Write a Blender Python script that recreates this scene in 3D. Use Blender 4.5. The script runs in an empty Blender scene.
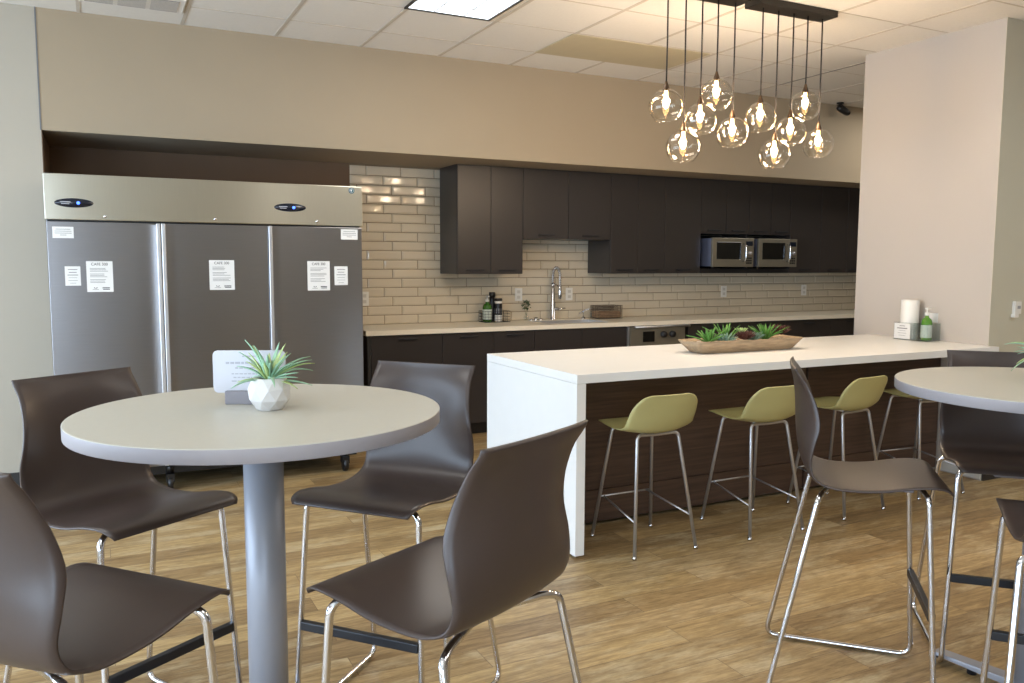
import bpy, bmesh, math, random
from mathutils import Vector, Matrix
PI = math.pi
random.seed(7)
S = bpy.context.scene
COL = S.collection

# ------------------------------------------------------------------ camera
YAW, PITCH, ROLL, FPX, H = .4635, .0957, .0034, 826.0, 1.4556
cy, sy, cp, sp = math.cos(YAW), math.sin(YAW), math.cos(PITCH), math.sin(PITCH)
fw = Vector((sy*cp, cy*cp, -sp)); rt = Vector((cy, -sy, 0)); up = rt.cross(fw)
r2 = rt*math.cos(ROLL) + up*math.sin(ROLL); u2 = -rt*math.sin(ROLL) + up*math.cos(ROLL)
cd = bpy.data.cameras.new('camera'); cam = bpy.data.objects.new('camera', cd); COL.objects.link(cam)
M = Matrix.Identity(4)
for i in range(3):
    M[i][0], M[i][1], M[i][2] = r2[i], u2[i], -fw[i]
M[0][3], M[1][3], M[2][3] = 0, 0, H
cam.matrix_world = M
cd.sensor_width = 36; cd.lens = 36*FPX/1024; cd.clip_start = .05
S.camera = cam

# ------------------------------------------------------------------ world, windows' daylight, exposure
W = bpy.data.worlds.new('sky'); S.world = W; W.use_nodes = True
wb = W.node_tree.nodes['Background']; wb.inputs[0].default_value = (.66, .80, 1, 1); wb.inputs[1].default_value = 11.5
vs = S.view_settings; vs.view_transform = 'Standard'; vs.look = 'None'; vs.gamma = 1; vs.exposure = 0.10; vs.use_curve_mapping = False
S.cycles.use_denoising = True
S.cycles.max_bounces = 10; S.cycles.diffuse_bounces = 5; S.cycles.glossy_bounces = 5; S.cycles.transparent_max_bounces = 24
S.cycles.caustics_reflective = False; S.cycles.caustics_refractive = False
S.cycles.sample_clamp_indirect = 6.0

def area(name, loc, rot, sx, sy_, power, col, portal=False):
    l = bpy.data.lights.new(name, 'AREA'); l.shape = 'RECTANGLE'; l.size = sx; l.size_y = sy_; l.energy = power; l.color = col
    if portal: l.cycles.is_portal = True
    o = bpy.data.objects.new(name, l); o.location = loc; o.rotation_euler = rot; COL.objects.link(o)
    return o
Zc = 3.0254; Zs = 2.2756; Ys = 6.075; Yb = 6.9012
XL, YR, XR = -3.6, -3.2, 10.2        # left wall, rear wall, right end
# daylight enters through the left and rear window bands (portals guide the sky sampling)
area('portal_left', (XL-.02, 1.7, 1.25), (0, PI/2, PI), 1.9, 7.6, 1, (1, 1, 1), True).rotation_euler = (0, -PI/2, 0)
area('portal_rear', (-2.1, YR-.02, 1.25), (PI/2, 0, 0), 2.4, 1.9, 1, (1, 1, 1), True)
WARM = (1.0, .80, .58); NEUT = (1.0, .94, .85)
TROFFERS = [(2.05, 4.43), (-1.0, 3.6), (-1.0, .6), (2.05, .6), (5.0, .9), (7.6, 1.2), (7.2, 5.1)]
for i, (x, y) in enumerate(TROFFERS):
    area('troffer_light', (x, y, Zc-.03), (0, 0, 0), .55, 1.1, 16 if y > 5 else 24 if x > 4 else 15, NEUT)

# ------------------------------------------------------------------ materials
def new_mat(name):
    m = bpy.data.materials.new(name); m.use_nodes = True
    return m, m.node_tree, m.node_tree.nodes['Principled BSDF']
def lin(c):
    f = lambda v: v/12.92 if v <= .04045 else ((v+.055)/1.055)**2.4
    return tuple(f(v/255) for v in c) + (1,)
def mat(name, rgb, rough=.5, metal=0, var=.06, scale=12, bump=0, spec=.5, coat=0, trans=0, stretch=(1, 1, 1)):
    m, t, b = new_mat(name)
    n = t.nodes.new('ShaderNodeTexNoise'); n.inputs['Scale'].default_value = scale; n.inputs['Detail'].default_value = 4
    tc = t.nodes.new('ShaderNodeTexCoord'); mp = t.nodes.new('ShaderNodeMapping'); mp.inputs['Scale'].default_value = stretch
    t.links.new(tc.outputs['Object'], mp.inputs[0]); t.links.new(mp.outputs[0], n.inputs['Vector'])
    r = t.nodes.new('ShaderNodeValToRGB')
    c = lin(rgb)
    r.color_ramp.elements[0].position = .25; r.color_ramp.elements[1].position = .75
    r.color_ramp.elements[0].color = tuple(v*(1-var) for v in c[:3]) + (1,)
    r.color_ramp.elements[1].color = tuple(min(1, v*(1+var)) for v in c[:3]) + (1,)
    t.links.new(n.outputs['Fac'], r.inputs[0]); t.links.new(r.outputs[0], b.inputs['Base Color'])
    b.inputs['Roughness'].default_value = rough; b.inputs['Metallic'].default_value = metal
    b.inputs['Specular IOR Level'].default_value = spec; b.inputs['Coat Weight'].default_value = coat
    b.inputs['Transmission Weight'].default_value = trans
    if bump:
        bp = t.nodes.new('ShaderNodeBump'); bp.inputs['Strength'].default_value = bump; bp.inputs['Distance'].default_value = .002
        t.links.new(n.outputs['Fac'], bp.inputs['Height']); t.links.new(bp.outputs[0], b.inputs['Normal'])
    return m
def emis(name, rgb, s):
    m, t, b = new_mat(name); b.inputs['Base Color'].default_value = lin(rgb)
    b.inputs['Emission Color'].default_value = lin(rgb); b.inputs['Emission Strength'].default_value = s
    return m
def brushed(m, an, rot=0.0):
    t = m.node_tree; b = t.nodes['Principled BSDF']; tn = t.nodes.new('ShaderNodeTangent'); tn.direction_type = 'RADIAL'; tn.axis = 'Z'
    t.links.new(tn.outputs[0], b.inputs['Tangent']); b.inputs['Anisotropic'].default_value = an; b.inputs['Anisotropic Rotation'].default_value = rot
    return m
def thin_glass(name, tint=(1, 1, 1), refl=1.0, edge=0.0):
    m = bpy.data.materials.new(name); m.use_nodes = True; t = m.node_tree; t.nodes.clear()
    o = t.nodes.new('ShaderNodeOutputMaterial'); mx = t.nodes.new('ShaderNodeMixShader')
    tr = t.nodes.new('ShaderNodeBsdfTransparent'); gl = t.nodes.new('ShaderNodeBsdfGlossy'); gl.inputs['Roughness'].default_value = .03
    lw = t.nodes.new('ShaderNodeLayerWeight'); lw.inputs['Blend'].default_value = .45
    mr = t.nodes.new('ShaderNodeMath'); mr.operation = 'MULTIPLY_ADD'; mr.inputs[1].default_value = refl*.75; mr.inputs[2].default_value = .05*refl
    pw = t.nodes.new('ShaderNodeMath'); pw.operation = 'POWER'; pw.inputs[1].default_value = 2.2
    tr.inputs[0].default_value = (*tint, 1)
    t.links.new(lw.outputs['Facing'], pw.inputs[0]); t.links.new(pw.outputs[0], mr.inputs[0]); t.links.new(mr.outputs[0], mx.inputs[0])
    t.links.new(tr.outputs[0], mx.inputs[1]); t.links.new(gl.outputs[0], mx.inputs[2]); t.links.new(mx.outputs[0], o.inputs[0])
    return m

def floor_mat():
    m, t, b = new_mat('oak_vinyl_planks'); N = t.nodes.new; L = t.links.new
    tc = N('ShaderNodeTexCoord'); br = N('ShaderNodeTexBrick')
    br.offset = .37; br.inputs['Scale'].default_value = 1; br.inputs['Brick Width'].default_value = 1.22; br.inputs['Row Height'].default_value = .152
    br.inputs['Mortar Size'].default_value = .0012; br.inputs['Mortar Smooth'].default_value = .3
    br.inputs['Color1'].default_value = (0, 0, 0, 1); br.inputs['Color2'].default_value = (1, 1, 1, 1); br.inputs['Mortar'].default_value = (.3, .3, .3, 1)
    L(tc.outputs['Object'], br.inputs['Vector'])
    rp = N('ShaderNodeValToRGB'); e = rp.color_ramp.elements
    e[0].position = 0; e[0].color = lin((150, 126, 90)); e[1].position = 1; e[1].color = lin((184, 160, 120))
    x = e.new(.35); x.color = lin((164, 138, 97)); x = e.new(.7); x.color = lin((188, 162, 116))
    L(br.outputs['Color'], rp.inputs[0])
    # offset the grain from plank to plank
    mp = N('ShaderNodeMapping'); mp.inputs['Scale'].default_value = (1.6, 17, 1)
    ad = N('ShaderNodeVectorMath'); ad.operation = 'MULTIPLY_ADD'; ad.inputs[1].default_value = (9, 5, 0)
    L(br.outputs['Color'], ad.inputs[0]); L(tc.outputs['Object'], ad.inputs[2]); L(ad.outputs[0], mp.inputs[0])
    n1 = N('ShaderNodeTexNoise'); n1.inputs['Scale'].default_value = 2.2; n1.inputs['Detail'].default_value = 9; n1.inputs['Roughness'].default_value = .68; n1.inputs['Distortion'].default_value = .6
    L(mp.outputs[0], n1.inputs['Vector'])
    g = N('ShaderNodeValToRGB'); g.color_ramp.elements[0].position = .34; g.color_ramp.elements[0].color = (.50, .44, .36, 1)
    g.color_ramp.elements[1].position = .62; g.color_ramp.elements[1].color = (1.08, 1.08, 1.08, 1)
    L(n1.outputs['Fac'], g.inputs[0])
    mu = N('ShaderNodeMixRGB'); mu.blend_type = 'MULTIPLY'; mu.inputs[0].default_value = .85
    L(rp.outputs[0], mu.inputs[1]); L(g.outputs[0], mu.inputs[2])
    # greyish worn patches
    mp2 = N('ShaderNodeMapping'); mp2.inputs['Scale'].default_value = (1, 3.2, 1); L(ad.outputs[0], mp2.inputs[0])
    n2 = N('ShaderNodeTexNoise'); n2.inputs['Scale'].default_value = 1.7; n2.inputs['Detail'].default_value = 6; n2.inputs['Roughness'].default_value = .72; L(mp2.outputs[0], n2.inputs['Vector'])
    g2 = N('ShaderNodeValToRGB'); g2.color_ramp.elements[0].position = .50; g2.color_ramp.elements[1].position = .64
    g2.color_ramp.elements[1].color = (.7, .7, .7, 1); L(n2.outputs['Fac'], g2.inputs[0])
    m2 = N('ShaderNodeMixRGB'); m2.inputs[2].default_value = lin((200, 184, 150)); L(g2.outputs[0], m2.inputs[0]); L(mu.outputs[0], m2.inputs[1])
    # fine cross-grain scuffs
    mp3 = N('ShaderNodeMapping'); mp3.inputs['Scale'].default_value = (9, 60, 1); L(ad.outputs[0], mp3.inputs[0])
    n3 = N('ShaderNodeTexNoise'); n3.inputs['Scale'].default_value = 1.6; n3.inputs['Detail'].default_value = 5; n3.inputs['Roughness'].default_value = .7; L(mp3.outputs[0], n3.inputs['Vector'])
    g3 = N('ShaderNodeValToRGB'); g3.color_ramp.elements[0].position = .33; g3.color_ramp.elements[0].color = (.68, .64, .57, 1)
    g3.color_ramp.elements[1].position = .60; g3.color_ramp.elements[1].color = (1.1, 1.1, 1.1, 1); L(n3.outputs['Fac'], g3.inputs[0])
    m4 = N('ShaderNodeMixRGB'); m4.blend_type = 'MULTIPLY'; m4.inputs[0].default_value = .8; L(m2.outputs[0], m4.inputs[1]); L(g3.outputs[0], m4.inputs[2]); m2 = m4
    m3 = N('ShaderNodeMixRGB'); m3.inputs[2].default_value = lin((96, 76, 54)); L(br.outputs['Fac'], m3.inputs[0]); L(m2.outputs[0], m3.inputs[1])
    L(m3.outputs[0], b.inputs['Base Color']); b.inputs['Roughness'].default_value = .42; b.inputs['Specular IOR Level'].default_value = .4
    bp = N('ShaderNodeBump'); bp.inputs['Strength'].default_value = .15; bp.inputs['Distance'].default_value = .002; L(n1.outputs['Fac'], bp.inputs['Height']); L(bp.outputs[0], b.inputs['Normal'])
    return m

MT = dict(
    wall=mat('beige_paint', (168, 152, 128), .75, var=.015, scale=3),
    wall_s=mat('beige_paint_lit', (178, 170, 155), .75, var=.015, scale=3),  # the soffit's beige made lighter, daylight on this wall put into the colour
    wall_l=mat('pale_greige_paint', (204, 199, 188), .75, var=.01, scale=3),
    wall_p=mat('rose_beige_paint', (188, 179, 169), .75, var=.01, scale=3),
    wall_g=mat('sage_beige_paint', (200, 196, 178), .75, var=.015, scale=3),
    tilec=mat('ceiling_tile', (234, 229, 221), .9, var=.02, scale=60, bump=.1),
    tbar=mat('ceiling_tbar', (204, 194, 180), .6, var=.01),
    panelc=mat('beige_ceiling_panel', (196, 184, 154), .8, var=.02),
    floor=floor_mat(),
    steel=mat('brushed_steel', (138, 136, 137), .29, 1, var=.04, scale=30, bump=.03, stretch=(.2, .2, 12)),
    steelh=mat('header_steel', (196, 192, 178), .28, 1, var=.03, scale=30, stretch=(12, .2, .2)),
    chrome=mat('chrome', (214, 214, 218), .10, 1, var=.01),
    satin=mat('satin_steel', (196, 196, 198), .38, .85, var=.02),
    satl=mat('pale_steel_strip', (206, 206, 208), .3, .8, var=.02),
    black=mat('black_rubber', (26, 27, 32), .45, var=.05),
    dark=mat('black_plastic', (22, 21, 22), .35, var=.05),
    cab=mat('charcoal_laminate', (52, 47, 45), .33, var=.05, scale=40, stretch=(.3, .3, 8)),
    cabin=mat('cabinet_inside', (30, 28, 28), .6, var=.03),
    quartz=mat('cream_quartz', (236, 226, 206), .3, var=.03, scale=90),
    island=mat('white_laminate', (240, 240, 238), .35, var=.01),
    darkwood=mat('dark_walnut_laminate', (82, 62, 50), .5, var=.35, scale=6, stretch=(.6, .6, 14)),
    table=mat('taupe_laminate', (186, 183, 172), .40, var=.02, scale=80),
    edge=mat('grey_edge_band', (160, 155, 158), .5, var=.02),
    post=mat('silver_powdercoat', (146, 148, 156), .4, .2, var=.02),
    shell=mat('espresso_plastic', (66, 55, 51), .36, var=.03, scale=200, bump=.02),
    olive=mat('olive_plastic', (180, 173, 118), .45, var=.02),
    tile=mat('glazed_tile', (212, 200, 178), .09, var=.04, scale=4),
    grout=mat('dark_grout', (124, 106, 84), .9, var=.05),
    base=mat('dark_baseboard', (44, 40, 38), .6, var=.03),
    wbase=mat('white_baseboard', (206, 202, 194), .5, var=.01),
    paper=mat('white_paper', (226, 226, 224), .8, var=.01),
    ink=mat('grey_ink', (120, 120, 122), .8, var=.02),
    inkd=mat('dark_ink', (60, 60, 62), .8, var=.02),
    bronze=mat('bronze_cap', (84, 64, 46), .4, .5, var=.04),
    cord=mat('black_cord', (40, 32, 28), .6, var=.02),
    canopy=mat('black_canopy', (44, 40, 36), .4, .3, var=.03),
    pot=mat('white_ceramic', (206, 203, 200), .4, var=.02),
    soil=mat('dark_soil', (58, 44, 34), .95, var=.3, scale=80, bump=.5),
    leaf=mat('mint_leaf', (150, 190, 158), .5, var=.18, scale=25),
    leafy=mat('yellow_green_leaf', (178, 200, 132), .5, var=.15, scale=25),
    green=mat('green_leaf', (92, 142, 62), .45, var=.2, scale=25),
    bluegreen=mat('blue_green_leaf', (128, 158, 138), .5, var=.15, scale=25),
    maroon=mat('maroon_leaf', (88, 50, 40), .5, var=.25, scale=25),
    dgreen=mat('dark_green_leaf', (52, 74, 34), .5, var=.2, scale=25),
    driftwood=mat('carved_wood', (164, 142, 114), .75, var=.25, scale=14, bump=.5, stretch=(1, 6, 6)),
    pebble=mat('pale_pebbles', (196, 184, 170), .8, var=.25, scale=60, bump=.6),
    soap=mat('green_soap', (104, 168, 58), .12, var=.05, trans=.35),
    dsoap=mat('dark_green_soap', (70, 120, 42), .12, var=.05, trans=.3),
    white=mat('white_plastic', (232, 230, 224), .4, var=.01),
    label=mat('pale_label', (196, 206, 196), .5, var=.03),
    glab=mat('grey_label', (158, 158, 162), .5, var=.05),
    acryl=thin_glass('clear_acrylic', (.93, .95, .95), .6),
    frost=mat('frosted_acrylic', (190, 189, 194), .3, var=.01),
    greyb=mat('grey_metal_base', (128, 124, 128), .45, .3, var=.03),
    globe=thin_glass('clear_globe_glass', (.992, .98, .955), .62),
    pane=thin_glass('window_pane', (.96, .98, .98), .4),
    bulb=emis('glowing_bulb', (255, 206, 140), 22),
    fil=emis('glowing_filament', (255, 214, 150), 60),
    troff=emis('troffer_lens', (236, 246, 255), 1.6),
    led=emis('blue_led', (70, 110, 255), 3.5),
    navy=mat('navy_display', (16, 24, 40), .15, var=.05),
    teal=mat('teal_logo', (24, 84, 104), .4, var=.02),
    mwglass=mat('black_oven_glass', (12, 12, 13), .08, var=.02),
    wicker=mat('brown_wire', (72, 58, 46), .5, .4, var=.05),
    shadewall=mat('alcove_shade_paint', (108, 86, 66), .75, var=.02, scale=3),  # beige wall paint darkened to brown, the alcove's shade put into the colour
    mwsteel=mat('satin_microwave_steel', (150, 144, 130), .42, .75, var=.03),
    brownbag=mat('tan_packets', (176, 142, 108), .8, var=.2, scale=30),
    bluepaint=mat('pale_blue_steel', (150, 158, 186), .3, .8, var=.02),
)

brushed(MT['steelh'], .8, .25); brushed(MT['steel'], .6, .25)
# ------------------------------------------------------------------ mesh building helpers
class MB:
    def __init__(s): s.v = []; s.f = []; s.mi = []; s.sm = []
    def add(s, vs, fs, mi=0, smooth=False):
        k = len(s.v); s.v += [tuple(v) for v in vs]
        for f in fs: s.f.append(tuple(i+k for i in f)); s.mi.append(mi); s.sm.append(smooth)
        return s
    def box(s, x0, y0, z0, x1, y1, z1, mi=0, bev=0):
        if x0 > x1: x0, x1 = x1, x0
        if y0 > y1: y0, y1 = y1, y0
        if z0 > z1: z0, z1 = z1, z0
        bm = bmesh.new(); bmesh.ops.create_cube(bm, size=1)
        for v in bm.verts:
            v.co = Vector(((x0+x1)/2+v.co.x*(x1-x0), (y0+y1)/2+v.co.y*(y1-y0), (z0+z1)/2+v.co.z*(z1-z0)))
        if bev: bmesh.ops.bevel(bm, geom=bm.edges[:], offset=min(bev, (x1-x0)*.45, (y1-y0)*.45, (z1-z0)*.45), segments=2, affect='EDGES', profile=.5)
        return s.bm(bm, mi)
    def bm(s, bm, mi=0, smooth=False):
        bm.verts.ensure_lookup_table()
        s.add([v.co.copy() for v in bm.verts], [[v.index for v in f.verts] for f in bm.faces], mi, smooth); bm.free(); return s
    def tube(s, pts, r, n=10, mi=0, caps=True, closed=False):
        pts = [Vector(p) for p in pts]; rings = []; m = len(pts)
        rr = r if isinstance(r, (list, tuple)) else [r]*m
        t0 = (pts[1]-pts[0]).normalized(); a = Vector((0, 0, 1)) if abs(t0.z) < .9 else Vector((1, 0, 0)); nrm = t0.cross(a).normalized()
        vs = []
        for i in range(m):
            if closed: t = (pts[(i+1) % m]-pts[i-1]).normalized()
            elif i == 0: t = t0
            elif i == m-1: t = (pts[-1]-pts[-2]).normalized()
            else: t = ((pts[i+1]-pts[i]).normalized()+(pts[i]-pts[i-1]).normalized()).normalized()
            nrm = (nrm-t*nrm.dot(t)).normalized(); b = t.cross(nrm)
            for k in range(n):
                q = 2*PI*k/n; vs.append(pts[i]+(nrm*math.cos(q)+b*math.sin(q))*rr[i])
        fs = [(i*n+k, i*n+(k+1) % n, (i+1)*n+(k+1) % n, (i+1)*n+k) for i in range(m-1) for k in range(n)]
        if closed: fs += [((m-1)*n+k, (m-1)*n+(k+1) % n, (k+1) % n, k) for k in range(n)]
        elif caps: fs += [tuple(reversed(range(n))), tuple((m-1)*n+k for k in range(n))]
        return s.add(vs, fs, mi, True)
    def lathe(s, prof, n=32, c=(0, 0, 0), mi=0, smooth=True, axis='z'):
        vs = []; fs = []; m = len(prof)
        for (r, z) in prof:
            for k in range(n):
                q = 2*PI*k/n; x, y = r*math.cos(q), r*math.sin(q)
                p = (x, y, z) if axis == 'z' else ((x, z, y) if axis == 'y' else (z, x, y))
                vs.append((p[0]+c[0], p[1]+c[1], p[2]+c[2]))
        fs = [(i*n+k, i*n+(k+1) % n, (i+1)*n+(k+1) % n, (i+1)*n+k) for i in range(m-1) for k in range(n)]
        return s.add(vs, fs, mi, smooth)
    def build(s, name, mats, parent=None, loc=None):
        me = bpy.data.meshes.new(name); me.from_pydata(s.v, [], s.f)
        if not isinstance(mats, (list, tuple)): mats = [mats]
        for m in mats: me.materials.append(MT[m] if isinstance(m, str) else m)
        me.polygons.foreach_set('material_index', s.mi); me.polygons.foreach_set('use_smooth', s.sm)
        me.update()
        bm = bmesh.new(); bm.from_mesh(me); bmesh.ops.recalc_face_normals(bm, faces=bm.faces[:]); bm.to_mesh(me); bm.free()
        o = bpy.data.objects.new(name, me); COL.objects.link(o)
        if parent: o.parent = parent
        if loc: o.location = loc
        return o
def fillet(pts, r, seg=5):
    pts = [Vector(p) for p in pts]; out = [pts[0]]
    for i in range(1, len(pts)-1):
        a, b, c = pts[i-1], pts[i], pts[i+1]; d1 = (a-b); d2 = (c-b); rr = min(r, d1.length*.45, d2.length*.45)
        p, q = b+d1.normalized()*rr, b+d2.normalized()*rr
        for k in range(seg+1):
            t = k/seg; out.append(p*(1-t)**2+b*2*t*(1-t)+q*t*t)
    return out+[pts[-1]]
def tag(o, label, cat, group=None):
    o['label'] = label; o['category'] = cat
    if group: o['group'] = group
    return o
def struct(o): o['kind'] = 'structure'; return o
def thing(name, label, cat, loc=(0, 0, 0), rz=0, group=None):
    o = bpy.data.objects.new(name, None); COL.objects.link(o); o.location = loc; o.rotation_euler = (0, 0, rz); o.empty_display_size = .05
    return tag(o, label, cat, group)
def copy_tree(o, parent=None):
    c = o.copy(); COL.objects.link(c)
    if parent: c.parent = parent
    for ch in [x for x in o.children]: copy_tree(ch, c)
    return c
def text_obj(name, body, size, m, parent, loc, rot=(PI/2, 0, 0), align='CENTER', depth=.0004, xs=1.0):
    cu = bpy.data.curves.new(name, 'FONT'); cu.body = body; cu.size = size; cu.align_x = align; cu.align_y = 'CENTER'; cu.extrude = depth
    to = bpy.data.objects.new(name+'_tmp', cu); COL.objects.link(to)
    dg = bpy.context.evaluated_depsgraph_get(); me = bpy.data.meshes.new_from_object(to.evaluated_get(dg))
    bpy.data.objects.remove(to)
    me.materials.clear(); me.materials.append(MT[m])
    o = bpy.data.objects.new(name, me); COL.objects.link(o); o.parent = parent; o.location = loc; o.rotation_euler = rot; o.scale = (xs, 1, 1)
    return o
def box(name, m, x0, y0, z0, x1, y1, z1, parent=None, bev=0):
    return MB().box(x0, y0, z0, x1, y1, z1, bev=bev).build(name, m, parent)

# ------------------------------------------------------------------ shell of the room
xF, xP, pF, pN = -.285, 5.2655, 4.561, 3.467
struct(box('floor', 'floor', XL-.2, YR-.2, -.1, XR, 7.2, 0))
struct(box('wall_kitchen', 'wall', xF-.3, Yb, 0, XR, Yb+.2, Zs))                     # recessed wall behind the counter
struct(box('wall_soffit', 'wall', xF, Ys, Zs, XR, Yb+.2, Zc+.25))                    # bulkhead over the kitchen
struct(box('wall_alcove', 'wall_s', XL-.2, Ys, 0, xF, Yb+.2, Zc+.25))                # wall left of the refrigerator
struct(box('wall_alcove_back', 'shadewall', xF+.006, Yb-.006, 0, 1.915, Yb, Zs-.001))  # thin skin on the recess wall, its shade painted in
struct(box('wall_alcove_side', 'shadewall', xF, Ys+.003, 0, xF+.005, Yb, Zs-.001))  # same painted shade on the alcove's left side
struct(box('trim_joint', 'ink', xF-.006, Ys-.004, Zs, xF+.002, Ys+.002, Zc))
struct(box('wall_pillar', 'wall_p', xP, pN, 0, xP+.2, pF, Zc+.25))                 # pillar face the island meets
struct(box('wall_right', 'wall_g', xP+.2, pN, 0, XR, pN+.25, Zc+.25))                    # wall facing the seating
struct(box('wall_right_return', 'wall_g', xP, pN-.0015, 0, xP+.2, pN, Zc+.25))
struct(box('wall_end', 'wall', XR, YR-.2, 0, XR+.2, 7.2, Zc+.25))
struct(box('baseboard_right', 'base', xP+.008, pN-.014, 0, XR, pN-.001, .10))
struct(box('baseboard_pillar', 'wbase', xP-.012, pN-.002, .012, xP-.0005, 3.79, .075))
struct(box('baseboard_left', 'base', XL, Ys-.012, 0, xF-.01, Ys-.0005, .1))
# left wall with a window band, rear wall with a window band
def window_wall(name, wname, fixed, axis, a0, a1, z0, z1, lo, hi, nmull):
    mb = MB()
    def bx(p0, p1, q0, q1, t0, t1, m_=mb):
        if axis == 'x': m_.box(t0, p0, q0, t1, p1, q1)
        else: m_.box(p0, t0, q0, p1, t1, q1)
    t0, t1 = fixed-.2, fixed
    bx(lo, hi, 0, z0, t0, t1); bx(lo, hi, z1, Zc+.25, t0, t1); bx(lo, a0, z0, z1, t0, t1); bx(a1, hi, z0, z1, t0, t1)
    struct(mb.build(name, 'wall_l'))
    fr = MB(); bx(a0, a1, z0, z0+.05, fixed-.12, fixed-.06, fr); bx(a0, a1, z1-.05, z1, fixed-.12, fixed-.06, fr)
    for k in range(nmull+1):
        c = a0+(a1-a0)*k/nmull; bx(max(a0, c-.03), min(a1, c+.03), z0, z1, fixed-.12, fixed-.06, fr)
    w = struct(fr.build(wname, 'satin'))
    g = MB(); bx(a0+.01, a1-.01, z0+.01, z1-.01, fixed-.092, fixed-.088, g); g.build('window_glass', 'pane', w)
window_wall('wall_left', 'window_1', XL, 'x', -2.1, 5.5, .3, 2.2, YR-.2, Ys, 5)
window_wall('wall_rear', 'window_2', YR, 'y', -3.3, -.9, .3, 2.2, XL, XR, 2)

# ceiling: tiles with their grid
GX0, GP = -.045, .6105; GY0, GQ = 5.63, .585
ce = MB(); ce.box(XL-.2, YR-.2, Zc, XR, 7.1, Zc+.1)
x = GX0-GP*7
while x < XR:
    if x > XL: ce.box(x-.012, YR, Zc-.003, x+.012, Ys, Zc+.01, 1)
    x += GP
y = GY0; k = 0
while y > YR:
    ce.box(XL, y-.004 if k % 2 else y-.006, Zc-.002, XR, y+.004 if k % 2 else y+.006, Zc+.01, 1); y -= GQ; k += 1
struct(ce.build('ceiling', ['tilec', 'tbar']))
struct(box('trim_ceiling_slot', 'dark', 5.438, 4.57, Zc-.005, 5.450, 5.63, Zc+.01))

# beige panel set in the ceiling and the air vent
o = MB(); o.box(2.99, 5.06, Zc-.008, 4.19, 5.62, Zc-.001, bev=.002); tag(o.build('ceiling_panel', 'panelc'), 'beige rectangular panel in the white tile ceiling behind the pendant lights', 'ceiling panel')
v = thing('ceiling_vent', 'white air grille in the ceiling above the refrigerator', 'vent', (.24, 5.62, Zc-.002))
box('frame', 'tilec', -.28, -.15, -.012, .30, .155, -.001, v)
sl = MB()
for k in range(3): sl.box(-.25+k*.18, -.11, -.0145, -.25+k*.18+.155, .12, -.0125)
sl.build('slot_opening', 'greyb', v)
lv = MB()
for k in range(12): lv.box(-.25, -.105+k*.0185, -.017, .265, -.101+k*.0185, -.0142)
lv.build('louver', 'tbar', v)

# troffers (the lit one shows in the photograph, the others light the room)
for i, (x, y) in enumerate(TROFFERS):
    lab = 'rectangular fluorescent ceiling light with a glowing lens and dark rim' if i == 0 else \
        ['', 'ceiling light over the left side of the seating area', 'ceiling light nearest the left window', 'ceiling light over the space behind the left table', 'ceiling light behind the right table', 'ceiling light farthest from the left window', 'ceiling light beyond the pillar over the end of the kitchen'][i]
    t = thing('ceiling_light', lab, 'light', (x, y, Zc), 0, 'recessed ceiling lights')
    f = MB(); w_, h_ = .29, .60
    for s in (-1, 1):
        f.box(s*w_, -h_, -.012, s*(w_-.014), h_, -.0005); f.box(-w_, s*h_, -.012, w_, s*(h_-.014), -.0005)
    f.build('frame', 'canopy', t)
    d = box('lens', 'troff', -w_+.015, -h_+.015, -.006, w_-.015, h_-.015, -.001, t)
    rb = MB()
    for k in (-.1, .1): rb.box(k-.003, -h_+.015, -.010, k+.003, h_-.015, -.0065)
    for k in range(-2, 3): rb.box(-w_+.015, k*.21-.003, -.010, w_-.015, k*.21+.003, -.0065)
    rb.build('louver', 'satl', t)

# ------------------------------------------------------------------ kitchen wall tiles
def tiles():
    mb = MB(); P, Q = .3078, .07935; z0 = .915; x0, x1 = 2.015-.12, XR
    mb.box(1.916, Yb-.004, z0, x1, Yb-.0002, Zs-.001, 1)
    offs = [0, .48, .73]; nr = 18
    # the row at z 1.28 (index 4) has joints at 2.984 + n*P
    for r in range(nr):
        za, zb = z0+r*Q+.002, min(z0+(r+1)*Q-.002, Zs-.003)
        if zb-za < .01: continue
        off = offs[(4-r) % 3]; x = 2.984-P*6+off*P
        left = 1.92
        while x < x1:
            a, b = max(x+.002, left), min(x+P-.002, x1)
            if b-a > .02 and b > left:
                yb, yf = Yb-.004, Yb-.011; e = .014; j = random.uniform(-.00025, .00025)
                ea = e; eb = e
                vs = [(a, yb, za), (b, yb, za), (b, yb, zb), (a, yb, zb),
                      (a+.001, yb-.003, za+.001), (b-.001, yb-.003, za+.001), (b-.001, yb-.003, zb-.001), (a+.001, yb-.003, zb-.001),
                      (a+ea, yf+j, za+e), (b-eb, yf+j, za+e), (b-eb, yf-j, zb-e), (a+ea, yf-j, zb-e)]
                fs = [(0, 1, 5, 4), (1, 2, 6, 5), (2, 3, 7, 6), (3, 0, 4, 7), (4, 5, 9, 8), (5, 6, 10, 9), (6, 7, 11, 10), (7, 4, 8, 11), (8, 9, 10, 11)]
                mb.add(vs, fs, 0)
            x += P
    o = mb.build('backsplash', ['tile', 'grout'])
    return struct(o)
bs = tiles(); bs.name = 'trim_backsplash'

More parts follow.
